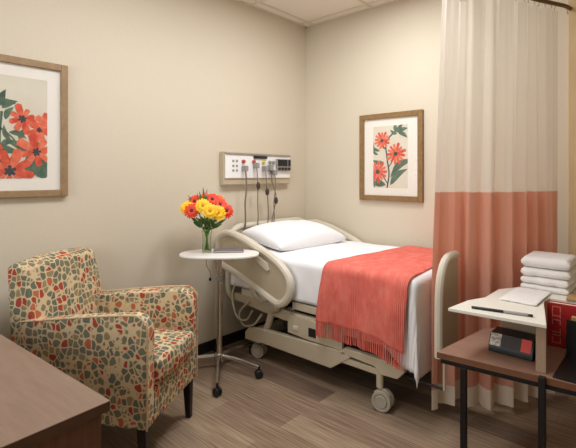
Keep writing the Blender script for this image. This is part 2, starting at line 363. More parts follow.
# ------------------------------------------------------------------ medical wall rail
g = thing('medical_wall_panel', 'white and beige medical service panel on the wall above the bed head', 'wall panel', (0, -.65, 1.22))
mesh_obj('back_plate', B(.0, .048, -1.025, -.28, 1.225, 1.478), M['bed_shade'], g, bevel=.006, world=True)
mesh_obj('face_plate', B(.048, .06, -1.015, -.29, 1.275, 1.468), M['white_plastic'], g, bevel=.004, world=True)
bm = bmesh.new()
for yy in (-.94, -.905):
    for zz in (1.335, 1.37, 1.407): box(bm, .06, .064, yy-.009, yy+.009, zz-.008, zz+.008)
mesh_obj('socket_holes', bm, M['grey_plastic'], g, world=True)
for yy, mm_ in ((-.84, 'red_socket'), (-.73, 'red_socket'), (-.62, 'yellow_port'), (-.545, 'grey_plastic'), (-.505, 'grey_plastic')):
    bm = lathe(bmesh.new(), [(.015, 0), (.015, .012), (.010, .016), (.010, .02)], n=16); bm.transform(Matrix.Translation((.06, yy, 1.405)) @ Matrix.Rotation(PI/2, 4, 'Y'))
    mesh_obj('gas_outlet', bm, M[mm_], g, world=True)
bm = B(.06, .074, -.73, -.585, 1.432, 1.452); mesh_obj('black_label_bar', bm, M['dark_gap'], g, bevel=.003, world=True)
mesh_obj('top_rail', B(.05, .07, -1.015, -.29, 1.458, 1.470), M['grey_plastic'], g, bevel=.002, world=True)
k = thing('wall_monitor_module', 'small dark control module at the right end of the white wall panel', 'monitor', (.06, -.385, 1.35))
mesh_obj('housing', B(.061, .078, -.475, -.295, 1.335, 1.435), M['grey_plastic'], k, bevel=.006, world=True)
mesh_obj('screen', B(.078, .081, -.465, -.345, 1.375, 1.43), M['dark_gap'], k, bevel=.002, world=True)
mesh_obj('screen', B(.078, .081, -.335, -.305, 1.375, 1.43), M['dark_gap'], k, bevel=.002, world=True)
for i in range(4):
    b2 = lathe(bmesh.new(), [(.012, 0), (.012, .012), (.008, .016)], n=12); b2.transform(Matrix.Translation((.078, -.45+i*.04, 1.353)) @ Matrix.Rotation(PI/2, 4, 'Y'))
    mesh_obj('knob', b2, M['dark_gap'], k, world=True)
def cord(y, z0, zb, y1, label, rr=.004, col='cord_grey', plugz=1.35):
    t = thing('hanging_cord', label, 'cord', (.095, y, .92), group='cords below the wall panel')
    x = .095
    mesh_obj('plug', B(.061, .115, y-.014, y+.014, plugz-.022, plugz+.022), M['grey_plastic'], t, bevel=.006, world=True)
    mesh_obj('cable', T(smooth_path([(x, y, plugz-.015), (x+.004, y+.006, 1.2), (x, y1, 1.08), (x-.003, y1+.004, .92), (.05, y1, .72), (.03, y1+.02, .60)], 6), rr, 8), M[col], t, world=True)
    if zb:
        bm = lathe(bmesh.new(), [(0, -.03), (.012, -.024), (.017, 0), (.012, .02), (.005, .03)], (x+.008, y+.008, zb), 14)
        mesh_obj('squeeze_bulb', bm, M['cord_dark'], t, world=True)
cord(-.845, 0, None, -.85, 'leftmost grey cord hanging alone below the red socket of the wall panel', .006)
cord(-.725, 0, 1.215, -.715, 'thin cord with a small brown bulb, second from left below the wall panel', .004, plugz=1.375)
cord(-.625, 0, 1.165, -.60, 'thin cord with a dark bulb hanging below the middle of the wall panel')
cord(-.52, 0, 1.09, -.53, 'rightmost thin cord with a dark round bulb hanging lowest', plugz=1.32)
t = thing('hanging_cord', 'paler loose cord hanging between the bulb cords under the wall panel', 'cord', (.09, -.56, .92), group='cords below the wall panel')
mesh_obj('cable', T(smooth_path([(.07, -.545, 1.37), (.10, -.56, 1.25), (.09, -.5, 1.12), (.09, -.545, .93), (.04, -.55, .66)], 6), .004, 8), M['cord_grey'], t, world=True)
mesh_obj('plug', B(.061, .10, -.575, -.535, 1.335, 1.385), M['grey_plastic'], t, bevel=.006, world=True)

# ------------------------------------------------------------------ hospital bed
bed = thing('hospital_bed', 'beige adjustable hospital bed with curved side rails and casters, head to the left wall', 'bed', (.85, -.53, 0))
mesh_obj('mattress', prism(bmesh.new(), rrect(.10, 1.535, -.965, -.095, .06), 'z', .57, .738), M['white_plastic'], bed, bevel=.02, world=True)
# headboard: rounded slab with a raised tube rim
hp = rrect(-.985, -.075, .34, .905, .13, 7)
bm = prism(bmesh.new(), rrect(-.965, -.095, .36, .885, .12, 7), 'x', .045, .07); mesh_obj('headboard', bm, M['bed_shade'], bed, bevel=.004, world=True)
mesh_obj('headboard_rim', T([(.058, p[0], p[1]) for p in hp], .024, 10, closed=True), M['bed_plastic'], bed, world=True)
# side rails: teardrop loop, panel, controls
def side_rail(y, face):
    S = 1 if face < 0 else -1
    loop = [(.020, .765), (.028, .825), (.075, .862), (.14, .877), (.21, .868), (.33, .842), (.462, .796), (.593, .744), (.683, .688), (.733, .625), (.735, .553), (.70, .492), (.648, .462), (.593, .470), (.462, .518), (.30, .575), (.18, .612), (.075, .640), (.028, .69)]
    P = smooth_path([(a, y, z) for a, z in loop], 4, True)
    inner = [(p.x+(.38-p.x)*.045, p.z+(.67-p.z)*.06) for p in P]
    pan = prism(bmesh.new(), inner, 'y', y-.009, y+.009)
    r = mesh_obj('side_rail', pan, M['bed_shade'], bed, world=True)
    mesh_obj('rail_tube', T(P, .027, 10, closed=True), M['bed_plastic'], r, world=True)
    yo = y+face*.010
    bm = bmesh.new(); o2 = smooth_path([(a, 0, z) for a, z in [(.10, .80), (.20, .822), (.24, .79), (.20, .70), (.12, .68), (.085, .73)]], 4, True)
    prism(bm, [(p.x, p.z) for p in o2], 'y', y+face*.008, y+face*.014); mesh_obj('grip_recess', bm, M['bed_metal'], r, world=True)
    bm = bmesh.new(); prism(bm, [(.43, .765), (.55, .715), (.57, .67), (.55, .66), (.44, .715)], 'y', y+face*.008, y+face*.026)
    pd = mesh_obj('control_pad', bm, M['bed_plastic'], r, bevel=.006, world=True)
    for i in range(3):
        pass
    return r
side_rail(-1.05, -1); side_rail(-.022-.028, 1)
# rail arms
for y in (-1.03, -.07):
    s = 1 if y > -.5 else -1
    mesh_obj('rail_arm', T(smooth_path([(.60, y, .47), (.60, y-.0*s, .43), (.56, y-.03*s, .395), (.50, y-.06*s, .36), (.47, y-.06*s, .28), (.44, y-.06*s, .22)], 4), .024, 10), M['bed_metal'], bed, world=True)
    mesh_obj('rail_arm', T(smooth_path([(.33, y, .56), (.36, y-.02*s, .47), (.42, y-.05*s, .41)], 4), .016, 10), M['bed_metal'], bed, world=True)
# deck under the mattress
bm = bmesh.new(); box(bm, .12, 1.50, -.94, -.12, .545, .568); mesh_obj('mattress_deck', bm, M['dark_gap'], bed, world=True)
# upper frame with beams
for y0, y1 in ((-.985, -.945), (-.115, -.075)):
    bm = prism(bmesh.new(), [(.12, .375), (.12, .43), (.50, .42), (.66, .40), (1.02, .40), (1.50, .40), (1.50, .355), (1.1, .35), (.62, .33), (.40, .345)], 'y', y0, y1)
    mesh_obj('frame_beam', bm, M['bed_metal'], bed, bevel=.008, world=True)
for x in (.15, .62, 1.12, 1.44): mesh_obj('cross_beam', B(x, x+.05, -.945, -.115, .36, .41), M['bed_metal'], bed, bevel=.005, world=True)
# light strip under the sheet + head drive box
mesh_obj('deck_strip', B(.70, 1.50, -.992, -.955, .425, .475), M['bed_metal'], bed, bevel=.006, world=True)
mesh_obj('drive_box', B(.20, .46, -.99, -.90, .42, .475), M['bed_plastic'], bed, bevel=.012, world=True)
mesh_obj('motor_housing', B(.56, 1.5, -.93, -.70, .26, .41), M['dark_gap'], bed, bevel=.01, world=True)
bm = prism(bmesh.new(), [(.67, .395), (1.10, .372), (1.10, .262), (.86, .262), (.86, .26), (.67, .27)], 'y', -1.0, -.975)
cp = mesh_obj('side_cover', bm, M['bed_metal'], bed, bevel=.005, world=True)
mesh_obj('cover_slot', B(.845, .905, -1.003, -.99, .285, .34), M['dark_gap'], cp, bevel=.003, world=True)
mesh_obj('cover_clip', B(.72, .76, -1.008, -.99, .30, .325), M['bed_plastic'], cp, bevel=.004, world=True)
# lower base beam: long sloped plate
for y0, y1 in ((-1.005, -.965), (-.10, -.06)):
    bm = prism(bmesh.new(), [(.26, .175), (.30, .215), (.41, .232), (1.12, .262), (1.16, .235), (1.02, .135), (.42, .135), (.40, .125), (.26, .125)], 'y', y0, y1)
    mesh_obj('base_beam', bm, M['bed_metal'], bed, bevel=.006, world=True)
    mesh_obj('base_rail', prism(bmesh.new(), [(1.02, .19), (1.02, .225), (1.36, .225), (1.36, .19)], 'y', y0+.005, y1-.005), M['bed_metal'], bed, bevel=.004, world=True)
    mesh_obj('foot_beam', prism(bmesh.new(), [(1.08, .245), (1.12, .285), (1.50, .285), (1.50, .25), (1.46, .205), (1.36, .20), (1.32, .235)], 'y', y0, y1), M['bed_metal'], bed, bevel=.006, world=True)
for x, z0, z1 in ((.30, .135, .20), (1.30, .20, .24)): mesh_obj('axle_beam', B(x, x+.06, -.965, -.10, z0, z1), M['bed_metal'], bed, bevel=.006, world=True)
# column lifts between base and frame
for x in (.40, 1.22):
    mesh_obj('lift_column', B(x, x+.10, -.60, -.48, .17, .40), M['bed_metal'], bed, bevel=.008, world=True)
# casters
def bed_caster(x, y, r, top, rot):
    c = mesh_obj('caster', T([(x, y, top), (x, y, r*2+.012)], .020, 12), M['bed_metal'], bed, world=True)
    dx, dy = math.cos(rot), math.sin(rot)
    for s in (-1, 1):
        bm = lathe(bmesh.new(), [(.0, -.013), (r*.55, -.016), (r*.62, -.008), (r*.8, -.014), (r*.96, -.013), (r, -.006), (r, .006), (r*.96, .013), (r*.8, .014), (r*.62, .008), (r*.55, .016), (0, .013)], n=28)
        bm.transform(Matrix.Translation((x-dy*s*.021+dx*.018, y+dx*s*.021+dy*.018, r+.001)) @ Matrix.Rotation(rot, 4, 'Z') @ Matrix.Rotation(PI/2, 4, 'X'))
        mesh_obj('wheel', bm, M['wheel'], c, world=True)
    bm = prism(bmesh.new(), [(-.03, r*1.15), (-.035, r*1.6), (0, r*2.12), (.035, r*2.1), (.06, r*1.7), (.055, r*1.2), (.02, r*.8), (0, r*.8)], 'y', -.006, .006)
    bm.transform(Matrix.Translation((x, y, 0)) @ Matrix.Rotation(rot, 4, 'Z')); mesh_obj('fork', bm, M['bed_metal'], c, world=True, bevel=.003)
bed_caster(1.345, -.985, .056, .21, .15); bed_caster(.33, -.95, .05, .14, .3)
bed_caster(1.345, -.09, .056, .21, .6); bed_caster(.33, -.11, .05, .14, .2)
# foot panels with tall rounded rims
def foot_panel(y0, y1, flip):
    out = [(y0, .385), (y0, .60), (y0+.01, .74), (y0+.045, .825), (y0+.10, .868), (y0+.17, .875), (y1, .872), (y1, .385)] if not flip else \
          [(y0, .30), (y0, .872), (y1-.17, .875), (y1-.10, .868), (y1-.045, .825), (y1-.01, .74), (y1, .60), (y1, .30)]
    p = mesh_obj('foot_panel', prism(bmesh.new(), out, 'x', 1.675, 1.70), M['bed_shade'], bed, bevel=.005, world=True)
    pth = [(1.687, a, z) for a, z in (out[:7] if not flip else out[1:])]
    mesh_obj('panel_rim', T(smooth_path(pth, 4), .021, 10), M['bed_plastic'], p, world=True)
foot_panel(-1.0, -.775, False); foot_panel(-.60, -.06, True)
for y in (-.93, -.10): mesh_obj('foot_bar', T([(1.44, y, .225), (1.50, y, .20), (1.68, y, .20)], .008, 8), M['dark_gap'], bed, world=True), mesh_obj('foot_post', T([(1.687, y, .195), (1.687, y, .42)], .008, 8), M['bed_metal'], bed, world=True)
# hoses looping under the head end
bm = bmesh.new()
tube(bm, smooth_path([(.30, -.995, .40), (.20, -1.0, .30), (.24, -1.0, .22), (.34, -.995, .24), (.42, -.99, .33)], 6), .008, 8)
tube(bm, smooth_path([(.16, -1.0, .52), (.13, -1.01, .40), (.18, -1.01, .27), (.27, -1.0, .26), (.33, -.995, .34)], 6), .007, 8)
mesh_obj('hose_loop', bm, M['bed_metal'], bed, world=True)

# ------------------------------------------------------------------ bedding
def arc(s, R):
    if s <= 0: return 0, 0
    if s < R*PI/2: return R*math.sin(s/R), R*(1-math.cos(s/R))
    return R, R+(s-R*PI/2)
def drape(x, y, top, xe, yn, yf, R, off, flare=.12, wr=.004, seed=0):
    """cloth point -> world; x beyond xe hangs over the foot, y below yn over the near side, above yf over the far side"""
    da = max(0, x-xe); db = max(0, yn-y); dc = max(0, y-yf)
    s = (da**8+max(db, dc)**8)**.125; h_, v_ = arc(s, R)
    px = min(x, xe); py = min(max(y, yn), yf)
    m_ = max(db, dc)
    if s > 0:
        px += h_*da/math.hypot(da, m_) + (off if da > 0 else 0)*min(1, da/.05); py += (-1 if db > 0 else 1)*(h_*m_/math.hypot(da, m_))
        fl = flare*min(da, m_); px += fl; py -= fl if db > 0 else -fl
    n1 = noise.noise(Vector((x*5+seed, y*5, 0))); n2 = noise.noise(Vector((x*14+seed, y*3, 4)))
    z = top - v_ + (n1*.8)*wr*(1 if s < R else .2)
    if db > .03: py -= abs(.5+n2)*wr*2.2*min(1, db*6)
    if da > .03: px += (.5+n1)*wr*2.0*min(1, da*6)
    return (px, py, z)
def cloth_grid(xs, ys, fn, th):
    bm = bmesh.new(); V = [[bm.verts.new(fn(x, y)) for y in ys] for x in xs]
    for i in range(len(xs)-1):
        for j in range(len(ys)-1): bm.faces.new([V[i][j], V[i+1][j], V[i+1][j+1], V[i][j+1]])
    return bm
def lin(a, b, n): return [a+(b-a)*i/n for i in range(n+1)]
YN, YF, XF = -.955, -.105, 1.515
def sheet_fn(u, v):   # u 0..1 along the bed, v 0..1 across
    x = .11+u*(XF+.55-.11)
    dn = .285+.0*u
    if x > 1.2: dn = .285+.215*min(1, (x-1.2)/.3)
    y = (YN-dn)+v*(YF-YN+dn+.16)
    return drape(x, y, .752, XF, YN, YF, .035, .004, .05, .006, 2)
sh = mesh_obj('bed_sheet', cloth_grid(lin(0, 1, 90), lin(0, 1, 64), sheet_fn, .004), M['white_linen'], smooth=180)
so = sh.modifiers.new('solid', 'SOLIDIFY'); so.thickness = .004; so.offset = 1
tag(sh, 'smooth white bed sheet hanging over the side and foot of the bed', 'bed sheet')
# coral throw
X0, X1 = .975, 1.50
def throw_fn(u, v):
    yb = YN-.388                       # near hem on the cloth, before the fringe
    y = yb+v*(YF+.02-yb)
    vt = (y-YN)/(YF-YN)                # 0 near edge .. 1 far edge
    xl = .985+.09*max(0, vt)-.05*max(0, -vt)*2
    xr = XF+.018-.05*max(0, vt)-.055*max(0, -vt)
    x = xl+u*(xr-xl)
    fold = .006*math.sin(u*9+1.0)+.004*math.sin(u*23)
    p = Vector(drape(x, y, .766, XF+.1, YN-.008, YF, .045, 0, 0, .006, 9))
    if y < YN:
        d_ = min(1, (YN-y)*5); p.y -= d_*(.012+fold*1.6+.02*max(0, u-.72)*2)
        p.z -= d_*.045*max(0, u-.68)*3 
    if u > .93: p.z -= (u-.93)*.12
    return p
th = mesh_obj('throw_blanket', cloth_grid(lin(0, 1, 60), lin(0, 1, 80), throw_fn, .006), M['coral'], smooth=180)
so = th.modifiers.new('solid', 'SOLIDIFY'); so.thickness = .007; so.offset = 1
tag(th, 'coral woven throw blanket with fringe laid across the foot of the bed', 'blanket')
bm = bmesh.new(); nF = 46
for i in range(nF):
    u = (i+.5)/nF; p = throw_fn(u, 0)
    j = random.uniform(-.0015, .0015); L = .088+random.uniform(-.003, .003)
    tube(bm, [(p.x, p.y-.004, p.z+.006), (p.x+j*.5, p.y-.006, p.z-L*.5), (p.x+j, p.y-.004+random.uniform(-.004, .004), p.z-L)], [.0042, .0036, .0044], 6)
fr = mesh_obj('fringe', bm, M['coral'], th, smooth=60); fr['label'] = 'coral knotted fringe along the near hem'
# pillow
bm = bmesh.new(); n1_, n2_ = 30, 40; gridt = []; gridb = []
for i in range(n1_+1):
    rt = []; rb = []
    for j in range(n2_+1):
        a = -1+2*i/n1_; b = -1+2*j/n2_
        e = (max(0, 1-abs(a)**2.6)*max(0, 1-abs(b)**2.6))**.42
        pin = 1-.07*(1-abs(b)**3)*abs(a)**6; pin2 = 1-.05*(1-abs(a)**3)*abs(b)**6
        x = .23*a*pin; y = .375*b*pin2
        wob = .006*noise.noise(Vector((a*2.5, b*3, 1)))
        rt.append(bm.verts.new((x, y, .065+.105*e+wob*e)))
        rb.append(bm.verts.new((x, y, .065-.062*e)) if 0 < i < n1_ and 0 < j < n2_ else rt[-1])
    gridt.append(rt); gridb.append(rb)
for i in range(n1_):
    for j in range(n2_):
        bm.faces.new([gridt[i][j], gridt[i+1][j], gridt[i+1][j+1], gridt[i][j+1]])
        q = [gridb[i][j], gridb[i][j+1], gridb[i+1][j+1], gridb[i+1][j]]
        try: bm.faces.new(q)
        except ValueError: pass
pl = mesh_obj('pillow', bm, M['white_linen'], smooth=180); pl.location = (.318, -.53, .754); pl.rotation_euler = (0, math.radians(9), math.radians(-4))
tag(pl, 'plump white pillow lying at the head of the bed', 'pillow')

# ------------------------------------------------------------------ armchair
ch = thing('armchair', 'upholstered armchair in red, green and cream pebble print on black legs', 'armchair', (.469, -2.089, 0), math.radians(29.9))
def cushion_box(x0, x1, y0, y1, z0, z1, crown=.012):
    bm = bmesh.new(); n = 8; V = {}
    box(bm, x0, x1, y0, y1, z0, z1)
    bmesh.ops.subdivide_edges(bm, edges=bm.edges[:], cuts=6, use_grid_fill=True)
    for v in bm.verts:
        a = (v.co.x-(x0+x1)/2)/((x1-x0)/2); b = (v.co.y-(y0+y1)/2)/((y1-y0)/2); c = (v.co.z-(z0+z1)/2)/((z1-z0)/2)
        v.co.z += crown*c*(1-a*a)*(1-b*b)*abs(c); v.co.x += crown*.7*a*abs(a)*(1-b*b)*(1-c*c)
    return bm
for s in (-1, 1):
    ya, yb = (-.262, -.187) if s < 0 else (.187, .262)
    prof = [(-.315, .20), (.335, .20), (.338, .62), (.330, .655), (.305, .683), (.26, .692), (.05, .672), (-.20, .640), (-.335, .620)]
    a = mesh_obj('armrest', prism(bmesh.new(), prof, 'y', ya, yb), M['pebble'], ch, bevel=.014, seg=3)
    for yy in ((ya+.002) if s < 0 else (yb-.002),):
        mesh_obj('piping', T(smooth_path([(.336, yy, .205), (.339, yy, .62), (.331, yy, .655), (.306, yy, .684), (.26, yy, .693), (.05, yy, .673), (-.20, yy, .641), (-.30, yy, .628)], 4), .0045, 7), M['piping'], a)
bp = [(-.30, .20), (-.20, .44), (-.232, .62), (-.272, .83), (-.282, .872), (-.302, .888), (-.35, .890), (-.378, .884), (-.388, .86), (-.362, .62), (-.335, .20)]
bm = bmesh.new(); cols = 14; rings = []
for i in range(cols+1):
    b = -1+2*i/cols; y0_ = .262*b
    ring = []
    for x, z in bp:
        cr = (1-b*b)
        zz = z+.010*cr*max(0, (z-.5)/.4) - (.008*abs(b)**12 if z > .87 else 0)
        xx = x+(.020*cr if x > -.30 else (-.012*cr)) + (.0 if abs(b) < 1 else 0)
        ring.append(bm.verts.new((xx, y0_*(1-.06*max(0, z-.6)/.29), zz)))
    rings.append(ring)
for a, b in zip(rings, rings[1:]):
    for k_ in range(len(bp)): bm.faces.new([a[k_], a[(k_+1) % len(bp)], b[(k_+1) % len(bp)], b[k_]])
bm.faces.new(rings[0]); bm.faces.new(rings[-1][::-1])
mesh_obj('backrest', bm, M['pebble'], ch, bevel=.016, seg=3)
mesh_obj('seat_cushion', cushion_box(-.215, .352, -.184, .184, .362, .485, .02), M['pebble'], ch, bevel=.02, seg=3)
mesh_obj('seat_base', B(-.31, .333, -.187, .187, .205, .355), M['pebble'], ch, bevel=.01)
for x, y in ((.308, -.238), (.30, .225), (-.28, -.225), (-.28, .225)):
    bm = bmesh.new(); s_ = 1 if x > 0 else -1
    a = [(x-.022, y-.022), (x+.022, y-.022), (x+.022, y+.022), (x-.022, y+.022)]
    b = [(x-.014+.006*s_, y-.014), (x+.014+.006*s_, y-.014), (x+.014+.006*s_, y+.014), (x-.014+.006*s_, y+.014)]
    va = [bm.verts.new((p[0], p[1], .205)) for p in a]; vb = [bm.verts.new((p[0], p[1], 0)) for p in b]
    bm.faces.new(va); bm.faces.new(vb[::-1])
    for i in range(4): bm.faces.new([va[i], vb[i], vb[(i+1) % 4], va[(i+1) % 4]])
    mesh_obj('leg', bm, M['black_wood'], ch, bevel=.003)

# ------------------------------------------------------------------ foreground cabinet, left
cb = thing('wooden_cabinet', 'low brown wood cabinet with a taupe top in the left foreground', 'cabinet', (1.457, -2.583, 0), math.radians(3.5))
mesh_obj('cabinet_top', B(-1.40, 0, -.66, 0, .672, .70), M['laminate_top'], cb, bevel=.002)
mesh_obj('cabinet_body', B(-1.39, -.018, -.645, -.015, .06, .672), M['laminate_body'], cb, bevel=.002)
mesh_obj('edge_band', B(0, .0015, -.66, -.002, .673, .699), M['laminate_edge'], cb)
mesh_obj('plinth', B(-1.37, -.04, -.61, -.04, 0, .06), M['black_wood'], cb)

# ------------------------------------------------------------------ overbed table
tx, ty = .275, -1.25
ot = thing('overbed_table', 'white-topped rolling table with a chrome five-star base beside the bed', 'table', (tx, ty, 0))
ux, uy = math.cos(YAW), math.sin(YAW); wx, wy = -math.sin(YAW), math.cos(YAW)
cx_, cy_ = .345, -1.305
outl = []
for i in range(48):
    a = 2*PI*i/48; c_, s_ = math.cos(a), math.sin(a); e = 2/2.5
    p = .258*math.copysign(abs(c_)**e, c_); q = .158*math.copysign(abs(s_)**e, s_)
    outl.append((cx_+p*ux+q*wx, cy_+p*uy+q*wy))
mesh_obj('table_top', prism(bmesh.new(), outl, 'z', .776, .79), M['table_white'], ot, bevel=.004, world=True)
mesh_obj('top_bracket', lathe(bmesh.new(), [(.05, .757), (.055, .776)], (tx, ty, 0)), M['grey_plastic'], ot, world=True)
mesh_obj('upper_tube', lathe(bmesh.new(), [(.016, .60), (.016, .76)], (tx, ty, 0)), M['chrome'], ot, world=True)
mesh_obj('collar', lathe(bmesh.new(), [(.018, .585), (.026, .59), (.026, .615), (.018, .62)], (tx, ty, 0)), M['grey_plastic'], ot, world=True)
mesh_obj('lower_tube', lathe(bmesh.new(), [(.021, .06), (.021, .59)], (tx, ty, 0)), M['chrome'], ot, world=True)
mesh_obj('hub', lathe(bmesh.new(), [(.035, .055), (.04, .065), (.038, .09), (.026, .105)], (tx, ty, 0)), M['chrome'], ot, world=True)
mesh_obj('release_lever', T(smooth_path([(tx-.05, ty-.06, .765), (tx-.055, ty-.065, .70), (tx-.03, ty-.05, .64), (tx-.035, ty-.05, .60)], 5), .0035, 8), M['chrome'], ot, world=True)
mesh_obj('lever_knob', lathe(bmesh.new(), [(0, -.012), (.009, -.008), (.009, .008), (0, .012)], (tx-.035, ty-.05, .60), 12), M['dark_gap'], ot, world=True)
for deg in (-41, 14, 92, 150, 238):
    a = math.radians(deg); R_ = {-41: .378, 14: .312}.get(deg, .31)
    ex, ey = tx+R_*math.cos(a), ty+R_*math.sin(a)
    if ex < .06: ex = .06
    lg = mesh_obj('leg', T(smooth_path([(tx+.02*math.cos(a), ty+.02*math.sin(a), .085), ((tx+ex)/2, (ty+ey)/2, .085), (ex, ey, .068)], 4), [.014]*8+[.011], 10), M['chrome'], ot, world=True)
    bm = bmesh.new(); tube(bm, [(ex, ey, .075), (ex, ey, .045)], .008, 10)
    c = mesh_obj('caster', bm, M['dark_gap'], lg, world=True)
    ra = a+.8
    for s in (-1, 1):
        bm = lathe(bmesh.new(), [(0, -.008), (.022, -.008), (.0255, -.004), (.0255, .004), (.022, .008), (0, .008)], n=20)
        bm.transform(Matrix.Translation((ex-math.sin(ra)*s*.012, ey+math.cos(ra)*s*.012, .026)) @ Matrix.Rotation(ra, 4, 'Z') @ Matrix.Rotation(PI/2, 4, 'X'))
        me_ = bpy.data.meshes.new('w'); bm.to_mesh(me_); bm.free(); me_.materials.append(M['dark_gap']); me_.shade_smooth(); me_.set_sharp_from_angle(angle=.7)
        if s == -1: base = me_
        else:
            b2 = bmesh.new(); b2.from_mesh(base); b2.from_mesh(me_); b2.from_mesh(c.data)
            # wheels and stem share one caster mesh
            bb = bmesh.new(); off = Vector(ot.location)
            bb.from_mesh(base); bb.from_mesh(me_); bb.transform(Matrix.Translation(-off)); bb.from_mesh(c.data)
            bb.to_mesh(c.data); bb.free(); b2.free()
            c.data.shade_smooth(); c.data.set_sharp_from_angle(angle=.7)
# tablet / notebook
tb = thing('notebook', 'thin grey notebook lying flat on the white overbed table', 'notebook', (.355, -1.235, .7905), YAW+.10)
mesh_obj('cover', prism(bmesh.new(), rrect(-.098, .098, -.045, .045, .008, 3), 'z', 0, .003), M['tablet'], tb)
mesh_obj('pages', B(-.094, .094, -.041, .041, .003, .011), M['paper'], tb, bevel=.001)
mesh_obj('cover', prism(bmesh.new(), rrect(-.098, .098, -.045, .045, .008, 3), 'z', .011, .014), M['tablet'], tb)

# ------------------------------------------------------------------ vase and bouquet
VX, VY, VZ = .262, -1.345, .791
vs_ = thing('glass_vase', 'clear glass vase holding the bouquet on the overbed table', 'vase', (VX, VY, VZ))
vs_prof = [(.0, 0), (.026, 0), (.030, .006), (.030, .03), (.027, .07), (.030, .115), (.036, .145), (.0335, .145), (.0275, .115), (.0245, .07), (.0275, .03), (.026, .010), (0, .008)]
mesh_obj('vase_body', lathe(bmesh.new(), vs_prof, (0, 0, 0), 28), M['glass'], vs_)
def fpos(px, py, t=2.87):
    u = (px-288)/437; v = -(py-175)/437
    return Vector((2.5867+t*(-math.sin(YAW)+u*ux), -3.1338+t*(math.cos(YAW)+u*uy), 1.3+t*v))
def gerbera(px, py, t, r, pm, cm, label, tilt_to=None, layers=2, n=18):
    p = fpos(px, py, t); c0 = Vector((VX, VY, VZ+.16))
    nrm = (p-c0); nrm.z = abs(nrm.z)*.9+.02; nrm.normalize(); view = Vector((2.5867, -3.1338, 1.3))-p; view.normalize()
    nrm = (nrm*.45+view*.75).normalized()
    q = nrm.to_track_quat('Z', 'Y').to_matrix().to_4x4()
    o = thing('gerbera_daisy', label, 'flower', (p.x, p.y, p.z), group='gerberas in the glass vase')
    bm = bmesh.new()
    for ly in range(layers):
        rr_ = r*(1-.28*ly); lift = .004+.006*ly
        for i in range(n):
            a = 2*PI*(i+.5*ly)/n+random.uniform(-.05, .05); L = rr_*random.uniform(.93, 1.05); wd = 2*PI*rr_/n*.62
            pts = []
            for (s, wf, hz) in ((.12, .35, 0), (.5, .9, .006), (.85, .95, .005), (1, .35, -.001)):
                pts.append((s*L, wf*wd/2*1.3, lift+hz))
            vsx = [bm.verts.new((x*math.cos(a)-y*math.sin(a), x*math.sin(a)+y*math.cos(a), z)) for x, y, z in pts]
            vsy = [bm.verts.new((x*math.cos(a)+y*math.sin(a), x*math.sin(a)-y*math.cos(a), z)) for x, y, z in pts]
            for k_ in range(3): bm.faces.new([vsx[k_], vsx[k_+1], vsy[k_+1], vsy[k_]])
    bm.transform(q); mesh_obj('petals', bm, M[pm], o, smooth=60)
    bm = lathe(bmesh.new(), [(r*.2, .0), (r*.27, .006), (r*.25, .013), (r*.12, .017), (0, .016)], n=14); bm.transform(q); mesh_obj('flower_centre', bm, M[cm], o)
    bm = lathe(bmesh.new(), [(.003, -.008), (r*.3, 0), (r*.34, .004)], n=12); bm.transform(q); mesh_obj('sepal', bm, M['leaf'], o)
    lo = Vector((VX, VY, VZ+.014)); d = (p-c0); a = math.atan2(d.y, d.x); s_ = .012+random.uniform(0, .005)
    foot = lo+Vector((-math.cos(a)*s_, -math.sin(a)*s_, 0)); neck = Vector((VX+math.cos(a)*.014, VY+math.sin(a)*.014, VZ+.135))
    mesh_obj('stem', T([x-p for x in smooth_path([foot, (foot+neck)/2, neck, p-nrm*.035, p-nrm*.004], 4)], .0028, 7), M['stem'], o)
FL = [
 (187, 208, 2.85, .050, 'yellow', 'centre_y', 'yellow gerbera at the far left of the bouquet'),
 (192, 211, 2.80, .052, 'red_petal', 'centre_d', 'red-orange gerbera at the lower left of the bouquet'),
 (195, 202, 2.90, .052, 'red_petal', 'centre_d', 'red gerbera at the upper left of the bouquet'),
 (203, 200, 2.94, .050, 'red_petal', 'centre_d', 'red gerbera at the top of the bouquet below the pink bud'),
 (212, 200, 2.94, .053, 'red_petal', 'centre_d', 'red gerbera at the top right of the bouquet'),
 (220, 205, 2.90, .052, 'red_petal', 'centre_d', 'red-orange gerbera on the upper right shoulder of the bouquet'),
 (226, 211, 2.85, .052, 'red_petal', 'centre_d', 'red-orange gerbera at the far right of the bouquet'),
 (203, 206, 2.77, .050, 'yellow', 'centre_y', 'yellow gerbera at the front left centre of the bouquet'),
 (210, 211, 2.74, .052, 'yellow', 'centre_y', 'yellow gerbera at the front middle of the bouquet'),
 (218, 213, 2.77, .052, 'yellow', 'centre_y', 'yellow gerbera at the front right of the bouquet'),
 (219, 200, 3.0, .042, 'orange', 'centre_y', 'small orange gerbera half hidden at the back right of the bouquet'),
]
for f in FL: gerbera(*f)
def leaf_mesh(bm, base, tip, wd, bend, mi=0, n=7):
    base = Vector(base); tip = Vector(tip); d = tip-base; view = (Vector((2.5867, -3.1338, 1.3))-base).normalized()
    s = d.cross(view).normalized(); nn = s.cross(d).normalized(); rows = []
    for i in range(n+1):
        t = i/n; c = base+d*t+nn*bend*math.sin(PI*t); w_ = wd*math.sin(PI*min(1, t*.93+.05))**.8/2
        rows.append([bm.verts.new(c-s*w_+nn*w_*.25), bm.verts.new(c), bm.verts.new(c+s*w_+nn*w_*.25)])
    for a, b in zip(rows, rows[1:]):
        for k_ in range(2): bm.faces.new([a[k_], a[k_+1], b[k_+1], b[k_]]).material_index = mi
